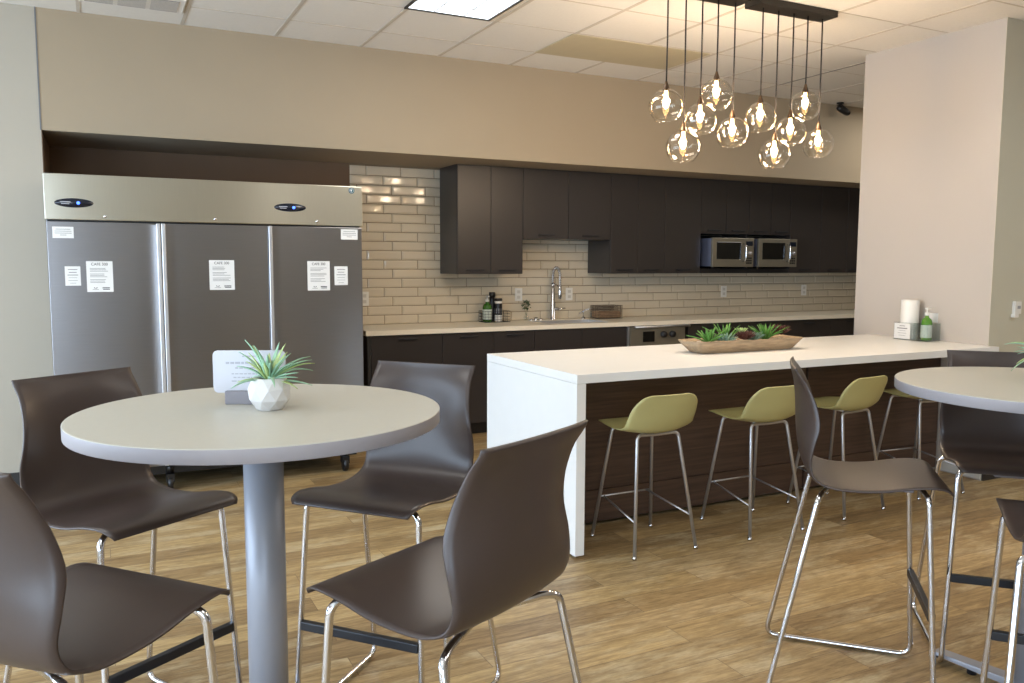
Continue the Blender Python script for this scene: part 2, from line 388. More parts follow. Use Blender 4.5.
# outlets on the backsplash
OUT = [(3.51, 1.155, 'white wall outlet on the tiles between the soap bottles and the faucet'), (4.057, 1.152, 'white wall outlet on the tiles just right of the faucet'),
       (5.968, 1.152, 'white wall outlet on the tiles below the two microwaves'), (7.127, 1.154, 'white wall outlet on the tiles nearest the pillar'),
       (2.03, 1.14, 'white wall outlet on the tiles half hidden beside the refrigerator')]
for x, z, lab in OUT:
    t = thing('wall_outlet', lab, 'outlet', (x, Yb-.012, z), 0, 'outlets on the backsplash')
    box('cover_plate', 'white', -.038, -.004, -.06, .038, .002, .06, t, .002)
    for dz in (-.025, .025): box('socket', 'wbase', -.016, -.0065, dz-.014, .016, -.0035, dz+.014, t, .001)

# ------------------------------------------------------------------ cabinets
Yu, Zu = 6.481, 1.353
def handle(parent, x0, x1, y, z, m='black'):
    mb = MB(); mb.box(x0, y-.022, z-.006, x1, y-.012, z+.006, bev=.002)
    for x in (x0+.01, x1-.02): mb.box(x, y-.014, z-.004, x+.01, y+.0005, z+.004)
    mb.build('handle', m, parent)
def upper(x0, x1, zb, doors, lab, side=False):
    t = thing('wall_cabinet', lab, 'cabinet', ((x0+x1)/2, Yb-.02, zb), 0, 'charcoal wall cabinets'); c = (x0+x1)/2
    yf = Yu-(Yb-.02)
    b = MB(); b.box(x0-c, yf+.02, 0, x1-c, -.001, Zs-zb-.002); b.build('body', 'cab', t)
    n = len(doors)-1
    for i in range(n):
        a, d = doors[i]-c+.0022, doors[i+1]-c-.0022
        do = box('door', 'cab', a, yf, .002, d, yf+.0195, Zs-zb-.012, t, .0015)
        w = (d-a); m_ = (a+d)/2; hw = min(.085, w*.32)
        handle(do, m_-hw, m_+hw, yf, .035)
    return t
upper(2.723, 3.343, Zu, [2.723, 3.034, 3.343], 'charcoal wall cabinet nearest the refrigerator, warm lamp glow on its door')
upper(3.3435, 4.2585, 1.663, [3.3435, 3.804, 4.2585], 'short charcoal wall cabinet with two wide doors above the faucet')
upper(4.259, 4.873, Zu, [4.259, 4.561, 4.873], 'tall charcoal wall cabinet with two doors just right of the faucet')
upper(4.8735, 5.3075, Zu, [4.8735, 5.3075], 'single door charcoal wall cabinet directly left of the microwaves')
upper(5.308, 5.921, 1.742, [5.308, 5.622, 5.921], 'short charcoal wall cabinet above the left microwave')
upper(5.9215, 6.4785, 1.742, [5.9215, 6.216, 6.4785], 'short charcoal wall cabinet above the right microwave')
upper(6.479, 6.922, Zu, [6.479, 6.922], 'single door charcoal wall cabinet directly right of the microwaves')
upper(6.9225, 7.55, Zu, [6.9225, 7.32, 7.55], 'charcoal wall cabinet partly cut off by the pillar')
upper(7.5505, 8.4, Zu, [7.5505, 7.98, 8.4], 'charcoal wall cabinet hidden behind the pillar')
n = thing('microwave_shelf', 'open black niche shelf holding the two microwaves', 'shelf', (5.893, Yb-.02, Zu)); yf = Yu-(Yb-.02)
box('shelf_board', 'cabin', -.584, yf, 0, .584, -.001, .045, n, .002)
box('back_panel', 'cabin', -.584, -.02, .046, .584, -.001, .385, n)
box('divider', 'cabin', .0, yf+.01, .046, .02, -.021, .385, n)
# microwaves
def microwave(x0, x1, lab):
    c = (x0+x1)/2; w = x1-x0; t = thing('microwave', lab, 'microwave', (c, 6.35, Zu+.046+.018), 0, 'steel microwaves'); h = .283
    box('body', ['bluepaint'], -w/2+.004, .03, .004, w/2-.004, .47, h-.004, t, .004)
    d = MB(); d.box(-w/2, 0, 0, w/2-.115, .029, h, bev=.004); d = d.build('door', 'mwsteel', t)
    box('window', 'mwglass', -w/2+.05, -.003, .075, w/2-.165, .004, h-.04, d, .004)
    hb = MB(); hb.tube(fillet([(w/2-.135, 0, .055), (w/2-.135, -.04, .07), (w/2-.135, -.045, h/2), (w/2-.135, -.04, h-.07), (w/2-.135, 0, h-.055)], .02), .009); hb.build('handle', 'chrome', d)
    p = box('control_panel', 'mwsteel', w/2-.114, 0, 0, w/2, .029, h, t, .003)
    box('display', 'navy', w/2-.1, -.002, h-.075, w/2-.016, .003, h-.03, p)
    MB().lathe([(0, -.02), (.017, -.02), (.019, 0)], 20, (w/2-.05, 0, h/2-.005), axis='y').build('dial', 'satin', p)
    kb = MB()
    for i in range(3):
        for j in range(3): kb.box(w/2-.094+i*.025, -.0025, .03+j*.024, w/2-.076+i*.025, .003, .046+j*.024)
    kb.build('keypad', 'dark', p)
    f = MB()
    for sx in (-1, 1):
        for yy in (.06, .42): f.lathe([(0, -.018), (.014, -.018), (.014, .005)], 12, (sx*(w/2-.05), yy, 0))
    f.build('feet', 'black', t)
microwave(5.35, 5.872, 'left stainless microwave in the black niche')
microwave(5.936, 6.455, 'right stainless microwave in the black niche')

# base cabinets
Yd = 6.27; Zk = .915
def base(x0, x1, doors, lab, drawer=True, hnd=True):
    t = thing('base_cabinet', lab, 'cabinet', ((x0+x1)/2, Yb-.01, 0), 0, 'charcoal base cabinets'); c = (x0+x1)/2; o_ = Yb-.01; yf = Yd-o_
    if hnd: box('body', 'cab', x0-c, yf+.02, .105, x1-c, -.002, Zk-.041, t)
    else:
        b = MB(); b.box(x0-c, yf+.02, .105, x1-c, -.002, .65); b.box(x0-c, yf+.02, .65, x1-c, yf+.045, Zk-.041)
        for sx in (x0-c, x1-c-.018): b.box(sx, yf+.045, .65, sx+.018, -.002, Zk-.041)
        b.build('body', 'cab', t)
    box('toe_kick', 'dark', x0-c+.001, yf+.08, .0, x1-c-.001, yf+.10, .104, t)
    for i in range(len(doors)-1):
        a, d = doors[i]-c+.002, doors[i+1]-c-.002
        do = box('door', 'cab', a, yf, .108, d, yf+.0195, Zk-.046, t, .0015)
        if hnd:
            m_ = (a+d)/2; hw = .08
            handle(do, m_-hw, m_+hw, yf, Zk-.075)
base(1.896, 2.499, [1.896, 2.499], 'charcoal base cabinet beside the refrigerator')
base(2.4995, 2.9635, [2.4995, 2.9635], 'charcoal base cabinet second from the refrigerator')
base(2.964, 3.3525, [2.964, 3.3525], 'narrow charcoal base cabinet left of the sink cabinet')
base(3.353, 4.313, [3.353, 3.83, 4.313], 'handleless charcoal base cabinet under the sink', hnd=False)
base(5.007, 5.637, [5.007, 5.637], 'charcoal base cabinet right of the steel oven')
base(5.6375, 6.2445, [5.6375, 6.2445], 'charcoal base cabinet behind the succulent planter')
base(6.245, 6.9, [6.245, 6.9], 'charcoal base cabinet second from the pillar edge')
base(6.9005, 7.5, [6.9005, 7.5], 'charcoal base cabinet nearest the pillar edge')
base(7.5005, 8.4, [7.5005, 8.4], 'charcoal base cabinet behind the pillar')
o = MB(); o.box(1.866, Yd, 0, 1.8945, Yb-.02, Zk-.041, bev=.001); tag(o.build('end_panel', 'cabin'), 'dark end panel closing the counter beside the refrigerator', 'panel')
# oven / warming drawer
t = thing('oven', 'stainless under counter oven with black display and two knobs', 'oven', (4.66, Yd, 0))
box('body', 'dark', -.33, .03, .11, .33, .6, Zk-.042, t)
fr = box('front_panel', 'mwsteel', -.325, -.02, .12, .30, .029, Zk-.05, t, .003)
box('side_trim', 'satl', -.345, -.015, .02, -.333, .029, Zk-.045, t)
box('display', 'mwglass', -.185, -.024, .725, -.055, -.018, .822, t, .002)
for xk in (.045, .145):
    kn = MB(); kn.lathe([(0, -.052), (.027, -.05), (.031, -.02)], 24, (xk, 0, .79), axis='y'); kn = kn.build('knob', 'black', t)
hb = MB(); hb.tube([(-.30, -.062, .868), (.32, -.062, .868)], .0105)
for xk in (-.27, .29): hb.tube([(xk, -.062, .868), (xk, -.015, .868)], .008)
hb.build('handle', 'satl', t)
gl = box('oven_window', 'mwglass', -.24, -.023, .28, .22, -.018, .6, t, .003)

# countertop with sink cut-out
Yc = 6.2511
ct = MB(); sx0, sx1, sy0, sy1 = 3.55, 4.20, 6.36, 6.76
for (a, b, c_, d) in [(1.85, sx0, Yc, Yb-.005), (sx1, 8.4, Yc, Yb-.005), (sx0, sx1, Yc, sy0), (sx0, sx1, sy1, Yb-.005)]:
    ct.box(a, c_, Zk-.038, b, d, Zk)
tag(ct.build('countertop', 'quartz'), 'long cream quartz countertop along the tiled wall', 'countertop')
sk = thing('sink', 'undermount steel sink set in the cream countertop', 'sink', ((sx0+sx1)/2, (sy0+sy1)/2, Zk-.04))
b = MB(); w_, d_ = (sx1-sx0)/2-.002, (sy1-sy0)/2-.002
ring = lambda k, z: [(-k*w_, -k*d_, z), (k*w_, -k*d_, z), (k*w_, k*d_, z), (-k*w_, k*d_, z)]
b.add(ring(1, .036)+ring(.985, 0)+ring(.94, -.17)+ring(.9, -.18), [(i+4*j, (i+1) % 4+4*j, (i+1) % 4+4*j+4, i+4*j+4) for j in range(3) for i in range(4)]+[(12, 13, 14, 15)])
b.build('basin', 'satin', sk)
MB().lathe([(0, -.176), (.04, -.176), (.045, -.179)], 24).build('drain', 'chrome', sk)
# faucet
t = thing('faucet', 'tall spring neck chrome faucet behind the sink', 'faucet', (3.835, 6.815, Zk))
MB().lathe([(0, 0), (.032, 0), (.032, .006), (.026, .012), (.026, .15), (.019, .16), (.019, .30), (.014, .31), (0, .31)], 24).build('body', 'chrome', t)
arc = [(0, 0, .17), (0, 0, .40)]+[(.004-.004*math.cos(q), -.052*2.0*0-.0-(.06-.06*math.cos(q)), .42+.07*math.sin(q)) for q in [PI*i/12 for i in range(13)]]+[(.008, -.12, .36), (.008, -.12, .30)]
MB().tube(fillet(arc, .02, 3), .0105).build('hose', 'satin', t)
sp_ = []; path = fillet(arc, .02, 3)
L_ = [0]
for i in range(1, len(path)): L_.append(L_[-1]+(path[i]-path[i-1]).length)
tot = L_[-1]; NT = 34; 
for k in range(NT*8+1):
    s_ = tot*k/(NT*8)
    i = max(j for j in range(len(path)) if L_[j] <= s_+1e-9); i = min(i, len(path)-2); f_ = (s_-L_[i])/max(1e-6, L_[i+1]-L_[i])
    p = path[i].lerp(path[i+1], f_); tg = (path[i+1]-path[i]).normalized(); a = Vector((.1, .95, .1)).cross(tg).normalized(); b_ = tg.cross(a); q = 2*PI*k/8
    sp_.append(p+(a*math.cos(q)+b_*math.sin(q))*.0135)
MB().tube(sp_, .0028, 5).build('spring', 'chrome', t)
MB().lathe([(0, 0), (.014, 0), (.018, .03), (.016, .11), (.012, .125), (0, .125)], 20, (.008, -.12, .20)).build('spray_head', 'chrome', t)
hh = MB(); hh.tube([(0, 0, .335), (.004, -.06, .335), (.008, -.12, .30)], .006); hh.lathe([(.016, 0), (.02, 0), (.02, .05), (.016, .05)], 20, (0, 0, .30)); hh.build('holder_arm', 'chrome', t)
lv = MB(); lv.lathe([(0, .0), (.014, 0), (.014, .05), (0, .05)], 16, (.015, 0, .10), axis='x'); lv.tube([(.055, 0, .10), (.075, -.02, .104), (.12, -.03, .108)], .006); lv.build('lever', 'chrome', t)
t = thing('air_gap', 'small chrome deck buttons left of the faucet', 'sink fitting', (3.655, 6.815, Zk))
for dx, h_ in ((-.05, .018), (0, .03), (.05, .018)): MB().lathe([(0, h_), (.02, h_-.004), (.022, 0)], 18, (dx, 0, 0)).build('button', 'chrome', t)
t = thing('soap_dispenser', 'small chrome pump soap dispenser right of the faucet', 'soap dispenser', (4.17, 6.81, Zk))
MB().lathe([(0, .02), (.018, .018), (.02, 0)], 18).build('collar', 'chrome', t)
MB().tube(fillet([(0, 0, .01), (0, 0, .075), (.03, -.02, .09), (.075, -.05, .10)], .015), .006).build('spout', 'chrome', t)
MB().tube([(0, 0, .075), (-.04, .01, .05)], .005).build('lever', 'chrome', t)

# things beside the faucet
def bottle(t, r, h, neck, hn, m, capm, lab=None, pump=False):
    MB().lathe([(0, .001), (r*.92, .001), (r, .01), (r, h*.72), (r*.85, h*.84), (neck, h*.93), (neck, h), (0, h)], 28).build('body', m, t)
    if lab: MB().lathe([(r+.0006, h*.12), (r+.0006, h*.62)], 28).build('label', lab, t)
    if pump:
        MB().lathe([(0, h), (neck*1.2, h), (neck*1.2, h+.02), (.005, h+.022), (.005, h+.045), (0, h+.045)], 18).build('collar', capm, t)
        MB().box(-.01, -.035, h+.042, .01, .012, h+.055, bev=.003).build('pump_head', capm, t)
    else:
        MB().lathe([(0, h), (neck*1.25, h), (neck*1.25, h+hn-.004), (neck*1.1, h+hn), (0, h+hn)], 24).build('cap', capm, t)
def wire_basket(name, lab, loc, w, d, h, nx, ny, nz, m='wicker', r=.0016):
    t = thing(name, lab, 'basket', loc)
    rim = MB(); 
    for z in (.003, h): rim.tube([(-w/2, -d/2, z), (w/2, -d/2, z), (w/2, d/2, z), (-w/2, d/2, z)], r*1.6, 6, closed=True)
    rim.build('rim', m, t)
    g = MB()
    for j in range(1, nz): z = h*j/nz; g.tube([(-w/2, -d/2, z), (w/2, -d/2, z), (w/2, d/2, z), (-w/2, d/2, z)], r, 5, closed=True)
    for i in range(nx+1):
        x = -w/2+w*i/nx
        g.tube([(x, -d/2, h), (x, -d/2, .003), (x, d/2, .003), (x, d/2, h)], r, 5)
    for i in range(1, ny):
        y = -d/2+d*i/ny
        g.tube([(-w/2, y, h), (-w/2, y, .003), (w/2, y, .003), (w/2, y, h)], r, 5)
    g.build('wire_mesh', m, t)
    return t
bx_, by_ = 3.205, 6.77
wire_basket('wire_basket', 'small dark wire basket holding the soap and lotion bottles', (bx_, by_, Zk), .25, .135, .10, 8, 3, 4, 'black')
t = thing('soap_bottle', 'green hand soap bottle with white pump in the small wire basket', 'bottle', (bx_-.075, by_-.005, Zk+.005))
bottle(t, .042, .18, .015, .03, 'dsoap', 'white', 'label', True)
t = thing('lotion_bottle', 'dark tall capped bottle at the back of the small wire basket', 'bottle', (bx_-.008, by_+.034, Zk+.005)); bottle(t, .027, .215, .024, .05, 'dark', 'dark')
t = thing('wipes_canister', 'black and white canister in the small wire basket', 'canister', (bx_+.028, by_-.024, Zk+.005))
MB().lathe([(0, .001), (.033, .001), (.034, .01), (.034, .185), (0, .185)], 28).build('body', 'white', t)
MB().lathe([(.0348, .06), (.0348, .165)], 28).build('label', 'dark', t)
MB().lathe([(.0356, .075), (.0356, .12)], 10).build('print', 'glab', t)
MB().lathe([(0, .186), (.036, .186), (.036, .205), (.032, .21), (0, .21)], 28).build('lid', 'dark', t)
# bud vase with sprig
t = thing('vase', 'tiny clear bud vase with green sprigs between soap bottles and faucet', 'vase', (3.545, 6.80, Zk))
MB().lathe([(0, .002), (.022, .002), (.03, .02), (.018, .045), (.01, .06), (.012, .068)], 20).build('glass_body', 'acryl', t)
st = MB()
for a in (-.012, .012): st.tube([(-a*.6, 0, .01), (a*.3, 0, .06), (a*1.5, 0, .12)], .0018, 5)
st.build('stem', 'dgreen', t)
def leaf_cluster(mb, c, R_, n, ls, lw):
    for i in range(n):
        d = Vector((random.gauss(0, 1), random.gauss(0, 1), random.gauss(.2, 1))).normalized(); p = Vector(c)+d*R_*random.uniform(.3, 1)
        a = d.cross(Vector((random.random(), random.random(), random.random()))).normalized(); q = p+d*ls
        mb.add([p, p+(q-p)*.5+a*lw, q, p+(q-p)*.5-a*lw], [(0, 1, 2, 3)])
lc = MB(); leaf_cluster(lc, (0, 0, .145), .035, 90, .022, .006); lc.build('leaves', 'dgreen', t)
t = wire_basket('wire_basket', 'wide brown wire basket filled with tan packets right of the sink', (4.415, 6.78, Zk), .27, .15, .125, 20, 5, 8, 'wicker')
p = tag(MB().box(4.415-.125, 6.78-.065, Zk+.006, 4.415+.125, 6.78+.065, Zk+.07, bev=.01).build('packets', 'brownbag'), 'tan packets filling the wide brown wire basket', 'packets'); p['kind'] = 'stuff'

# ------------------------------------------------------------------ refrigerator
fx0, fx1, fy, fz0, fzh, fz1 = -.262, 1.611, 5.4864, .175, 1.6925, 1.956
t = thing('refrigerator', 'three door stainless steel commercial refrigerator in the wall alcove', 'refrigerator', ((fx0+fx1)/2, fy, 0)); c = (fx0+fx1)/2
box('body', 'steel', fx0-c+.004, .06, fz0, fx1-c-.004, .80, fz1-.004, t, .003)
hd = box('header', 'steelh', fx0-c, -.005, fzh, fx1-c, .059, fz1, t, .004)
gp = box('door_gap', 'dark', fx0-c+.01, .045, fz0+.01, fx1-c-.01, .0595, fzh-.001, t)
box('underframe', 'dark', fx0-c+.03, .12, .105, fx1-c-.03, .78, fz0-.001, t)
DX = [(fx0+.006, .350), (.354, .985), (.989, fx1-.006)]
for i, (a, b) in enumerate(DX):
    a -= c; b -= c
    hx0, hx1 = (b-.024, b) if i == 0 else (a, a+.024)
    d0, d1 = (a, b-.0245) if i == 0 else (a+.0245, b)
    d = box('door', 'steel', d0, 0, fz0+.01, d1, .044, fzh-.010, t, .003)
    hm = MB(); hm.box(hx0, -.012, fz0+.01, hx1, .044, fzh-.010, bev=.004); hm = hm.build('handle', 'satl', d)
    gx = (hx0-.055, hx0-.0) if i == 0 else (hx1, hx1+.055)
    g_ = MB(); x_a, x_b = gx[0], gx[1]; s_ = 1 if i == 0 else -1
    n_ = 6
    g_.add([(x_a+(x_b-x_a)*k/n_, -.0008-.004*(((k if i == 0 else n_-k)/n_)**2), z) for k in range(n_+1) for z in (fz0+.012, fzh-.02)], [(2*k, 2*k+2, 2*k+3, 2*k+1) for k in range(n_)], smooth=True)
    g_.build('grip_flare', 'steel', hm)
for x, z in ((.05, 1.716), (.666, 1.7165), (1.302, 1.718)):
    MB().lathe([(0, -.012), (.007, -.012), (.010, -.004)], 18, (x-c, 0, z), axis='y').build('lock', 'chrome', hd)
for x, z in ((-.109, 1.79), (1.13, 1.803)):
    e = MB(); e.lathe([(0, -.010), (1, -.009), (1.03, -.0045)], 40, axis='y')
    e.v = [(v[0]*.099+x-c, v[1], v[2]*.026+z) for v in e.v]; e = e.build('control_display', 'navy', hd)
    l_ = MB(); l_.lathe([(0, -.0125), (.009, -.012), (.009, -.009)], 20, (x-c+.022, 0, z), axis='y'); l_.build('indicator_light', 'led', e)
    l_ = MB(); l_.box(x-c-.072, -.011, z+.002, x-c-.018, -.0085, z+.008); l_.box(x-c-.066, -.011, z-.008, x-c-.024, -.0085, z-.003); l_.build('lettering', 'glab', e)
lg = MB(); lg.lathe([(.0, -.0075), (.020, -.0075), (.020, -.004)], 32, (1.537-c, 0, 1.932-.004), axis='y'); lg = lg.build('badge', 'teal', hd)
l_ = MB(); l_.lathe([(.0125, -.0082), (.0145, -.0082)], 32, (1.537-c, 0, 1.928), axis='y'); l_.box(1.537-c-.002, -.0082, 1.920, 1.537-c+.002, -.0076, 1.936); l_.box(1.537-c-.007, -.0082, 1.926, 1.537-c-.002, -.0076, 1.933); l_.build('badge_mark', 'white', lg)
for x in (fx0+.12, .36, .98, fx1-.12):
    for yy in (.1, .7):
        w = MB(); w.lathe([(0, -.016), (.045, -.016), (.05, -.012), (.05, .012), (.045, .016), (0, .016)], 22, (x-c, yy, .0505), axis='x'); w.box(x-c-.024, yy-.035, .06, x-c+.024, yy+.035, .112); w.tube([(x-c, yy, .11), (x-c, yy, fz0+.002)], .02, 14); w.build('caster', 'dark', t)
# papers taped to the doors
def paper(x0, x1, z0, z1, lab, head=None, kind='big'):
    cx = (x0+x1)/2; w = x1-x0; h = z1-z0
    p = thing('notice', lab, 'notice', (cx, fy-.0012, (z0+z1)/2), 0, 'notices taped to the refrigerator')
    box('sheet', 'paper', -w/2, -.0006, -h/2, w/2, .0006, h/2, p)
    if head: text_obj('heading', head, .023, 'inkd', p, (0, -.0012, h*.40), xs=.95)
    ln = MB(); rnd = random.Random(int(x0*1000))
    if kind == 'big':
        zz = h*.27
        for k in range(11):
            if k not in (3, 7): L = w*rnd.uniform(.45, .74); ln.box(-w*.37, -.0012, zz-.0016, -w*.37+L, -.0005, zz+.0010)
            zz -= h*.046
        ln.build('printed_lines', 'ink', p)
        lg = MB(); lg.add([(-w*.25, -.0012, -h*.37), (-w*.1, -.0012, -h*.37), (-w*.13, -.0012, -h*.345), (-w*.175, -.0012, -h*.40), (-w*.22, -.0012, -h*.345)], [(0, 3, 4), (1, 2, 3)])
        lg.box(-w*.3, -.0012, -h*.43, -w*.06, -.0005, -h*.42); lg.box(w*.08, -.0012, -h*.385, w*.36, -.0005, -h*.355); lg.box(w*.1, -.0012, -h*.43, w*.36, -.0005, -h*.405)
        lg.build('logo', 'inkd', p)
    elif kind == 'small':
        for k, (L, th) in enumerate([(.6, .004), (.5, .004), (.68, .004), (.55, .002), (.6, .002), (.4, .002)]):
            z = h*(.33-.14*k); ln.box(-w*L/2, -.0012, z-th/2, w*L/2, -.0005, z+th/2)
        ln.build('printed_lines', 'ink', p)
    else:
        for k, L in enumerate((.7, .8, .8, .3)):
            z = h*(.28-.17*k); ln.box(-w*L/2, -.0012, z-.0014, w*L/2, -.0005, z+.0014)
        ln.build('printed_lines', 'ink', p)
paper(-.227, -.118, 1.586, 1.652, 'small wide notice in the top left corner of the left refrigerator door', None, 'wide')
paper(-.173, -.092, 1.310, 1.423, 'small upright notice on the left refrigerator door beside a larger sheet', None, 'small')
paper(-.061, .079, 1.272, 1.453, 'large printed sheet on the left refrigerator door', 'CAFE 300')
paper(.623, .773, 1.276, 1.462, 'large printed sheet alone on the middle refrigerator door', 'CAFE 300')
paper(1.234, 1.382, 1.265, 1.458, 'large printed sheet on the right refrigerator door', 'CAFE 300')
paper(1.413, 1.503, 1.299, 1.424, 'small upright notice on the right refrigerator door beside a larger sheet', None, 'small')
paper(1.461, 1.575, 1.603, 1.671, 'small wide notice in the top right corner of the right refrigerator door', None, 'wide')

# ------------------------------------------------------------------ island
iL, iB, iF, ip = 2.046, 4.4253, 3.39, 3.794
t = thing('island', 'long white kitchen island with waterfall end and dark wood front', 'kitchen island', (iL, iF, 0))
th = .044; wt = .052
box('top', 'island', 0, 0, Zk-th, xP-iL-.001, iB-iF, Zk, t, .0015)
box('waterfall_leg', 'island', 0, .001, .012, wt, iB-iF-.001, Zk-th-.0012, t, .0015)
ft = MB()
for yy in (.05, iB-iF-.05): ft.lathe([(0, 0), (.014, 0), (.014, .0125)], 14, (wt/2, yy, 0))
ft.build('glide', 'satin', t)
seam = 3.98-iL+.0
pts_ = [wt+.001, seam-.009, seam+.009, xP-iL-.014]
for a, b in ((pts_[0], pts_[1]), (pts_[2], pts_[3])):
    box('front_panel', 'darkwood', a, ip-iF, .205, b, ip-iF+.02, Zk-th-.001, t, .001)
    box('lower_panel', 'darkwood', a, ip-iF, .022, b, ip-iF+.02, .201, t, .001)
box('cabinet_body', 'cabin', wt+.001, ip-iF+.0205, .03, xP-iL-.014, iB-iF-.03, Zk-th-.001, t)
# planter on the island
t = thing('succulent_planter', 'long carved wood trough of green and maroon succulents on the white island', 'planter', (3.555, 3.925, Zk), -.01)
LW, LD, HH = .72, .19, .074
def ringpts(w, d, z, n=40, jit=0):
    out = []
    for k in range(n):
        q = 2*PI*k/n; c_, s_ = math.cos(q), math.sin(q); e = .2
        out.append((math.copysign(abs(c_)**e, c_)*w/2+random.uniform(-jit, jit), math.copysign(abs(s_)**e, s_)*d/2+random.uniform(-jit, jit), z+random.uniform(-jit, jit)))
    return out
mb = MB(); R_ = [(.70, .13, .001), (.72, .145, .004), (.785, .185, .04), (.85, .225, HH), (.835, .213, HH+.003), (.81, .19, HH-.006), (.77, .16, .045)]
vs = []
for (w, d, z) in R_: vs += ringpts(w, d, z, 40, .0012)
mb.add(vs, [(i*40+k, i*40+(k+1) % 40, (i+1)*40+(k+1) % 40, (i+1)*40+k) for i in range(len(R_)-1) for k in range(40)]+[tuple(range(39, -1, -1))], smooth=True)
mb.build('trough', 'driftwood', t)
pb = MB()
for i in range(150):
    x, y = random.uniform(-.37, .37), random.uniform(-.078, .078); bm = bmesh.new(); bmesh.ops.create_icosphere(bm, subdivisions=1, radius=random.uniform(.006, .011))
    for v in bm.verts: v.co = Vector((v.co.x+x, v.co.y+y, v.co.z*.7+.058))
    pb.bm(bm, smooth=True)
p = pb.build('pebbles', 'pebble', t); p['kind'] = 'stuff'
def blade(mb, base, d, L, w, bend, seg=6, curl=.35, mi=0):
    """a tapering pointed leaf with a folded midrib and real thickness"""
    d = Vector(d).normalized(); side = d.cross(Vector((0, 0, 1)))
    side = side.normalized() if side.length > 1e-3 else Vector((1, 0, 0)); p = Vector(base); rows = []
    for i in range(seg+1):
        u = i/seg; ww = w*(.55+.9*u if u < .3 else 1.0*(1-((u-.3)/.7)**1.6))*.5+.0002
        nrm = side.cross(d).normalized()
        rows.append([p-side*ww+nrm*ww*curl, p-nrm*w*.10, p+side*ww+nrm*ww*curl, p+nrm*w*.02])
        p = p+d*(L/seg); d = (d+Vector((0, 0, -bend/seg))).normalized()
    vs = [v for r in rows for v in r]; fs = []
    for i in range(seg):
        for k in range(4): fs.append((i*4+k, i*4+(k+1) % 4, (i+1)*4+(k+1) % 4, (i+1)*4+k))
    mb.add(vs, fs+[(seg*4, seg*4+1, seg*4+2, seg*4+3)], mi, True)
def rosette(parent, name, m, c, n, L, w, tilt0, tilt1, bend, seed):
    rnd = random.Random(seed); mb = MB()
    for i in range(n):
        u = i/n; a = i*2.39996+rnd.uniform(-.15, .15); el = tilt1+(tilt0-tilt1)*u
        l_ = L*(1-.45*u)*rnd.uniform(.85, 1.1) if tilt0 > 1.1 else L*rnd.uniform(.7, 1.1)
        blade(mb, (c[0]+.008*math.cos(a), c[1]+.008*math.sin(a), c[2]), (math.cos(a)*math.cos(el), math.sin(a)*math.cos(el), math.sin(el)), l_, w, bend)
    return mb.build(name, m, parent)
rosette(t, 'aloe', 'green', (-.285, -.03, .06), 13, .15, .034, 1.5, .40, .35, 1)
rosette(t, 'echeveria', 'bluegreen', (-.165, -.04, .055), 38, .095, .026, 1.4, .35, -.2, 2)
rosette(t, 'aloe', 'green', (-.09, .05, .06), 13, .165, .026, 1.5, .6, .3, 3)
rosette(t, 'dark_sedum', 'maroon', (-.02, -.05, .075), 60, .08, .024, 1.45, .2, -.5, 4)
rosette(t, 'sedum_tips', 'leafy', (-.03, -.03, .115), 30, .045, .014, 1.4, .5, -.4, 14)
rosette(t, 'echeveria', 'bluegreen', (.07, -.02, .055), 34, .095, .024, 1.45, .45, -.1, 5)
rosette(t, 'aloe', 'green', (.19, .0, .06), 20, .17, .030, 1.5, .4, .3, 6)
rosette(t, 'dark_echeveria', 'maroon', (.305, .0, .095), 64, .085, .028, 1.5, .1, -.6, 7)

# clear holder with napkins and soap at the pillar
t = thing('acrylic_holder', 'clear acrylic caddy with a printed card against the pillar', 'holder', (5.172, 3.935, Zk), 0)
w_, d_, h_ = .068, .135, .125
hb = MB()
for a in ((-w_, -d_, 0, w_, d_, .003), (-w_, -d_, .003, -w_+.003, d_, h_), (w_-.003, -d_, .003, w_, d_, h_), (-w_+.003, -d_, .003, w_-.003, -d_+.003, h_), (-w_+.003, d_-.003, .003, w_-.003, d_, h_), (-w_+.003, -.024, .003, w_-.003, -.021, h_)): hb.box(*a)
hb.build('caddy', 'acryl', t)
cd_ = box('printed_card', 'paper', -w_-.0022, 0, .008, -w_-.0005, .13, .118, t)
ln = MB()
for k, (L, hh_) in enumerate(((.4, .004), (.75, .006), (.5, .002), (.62, .002), (.5, .002))):
    z = .10-.017*k; ln.box(-w_-.0030, .065-.055*L, z-hh_/2, -w_-.0020, .065+.055*L, z+hh_/2)
ln.build('printed_lines', 'ink', cd_)
o = MB(); o.lathe([(0, 0), (.060, 0), (.061, .004), (.061, .276), (.058, .28), (.02, .28), (.02, .27)], 36)
tag(o.build('paper_roll', 'white', loc=(5.172, 3.998, Zk+.004)), 'tall white paper towel roll in the clear caddy by the pillar', 'paper towel')
t = thing('soap_bottle', 'green soap bottle with white pump in the clear caddy by the pillar', 'bottle', (5.172, 3.860, Zk+.0045), PI/2)
bottle(t, .036, .175, .013, .03, 'soap', 'white', 'label', True)
t = tag(box('wall_card', 'paper', xP-.0015, 3.842, 1.042, xP-.0002, 3.945, 1.108), 'blank white card stuck on the pillar behind the soap bottle', 'card')

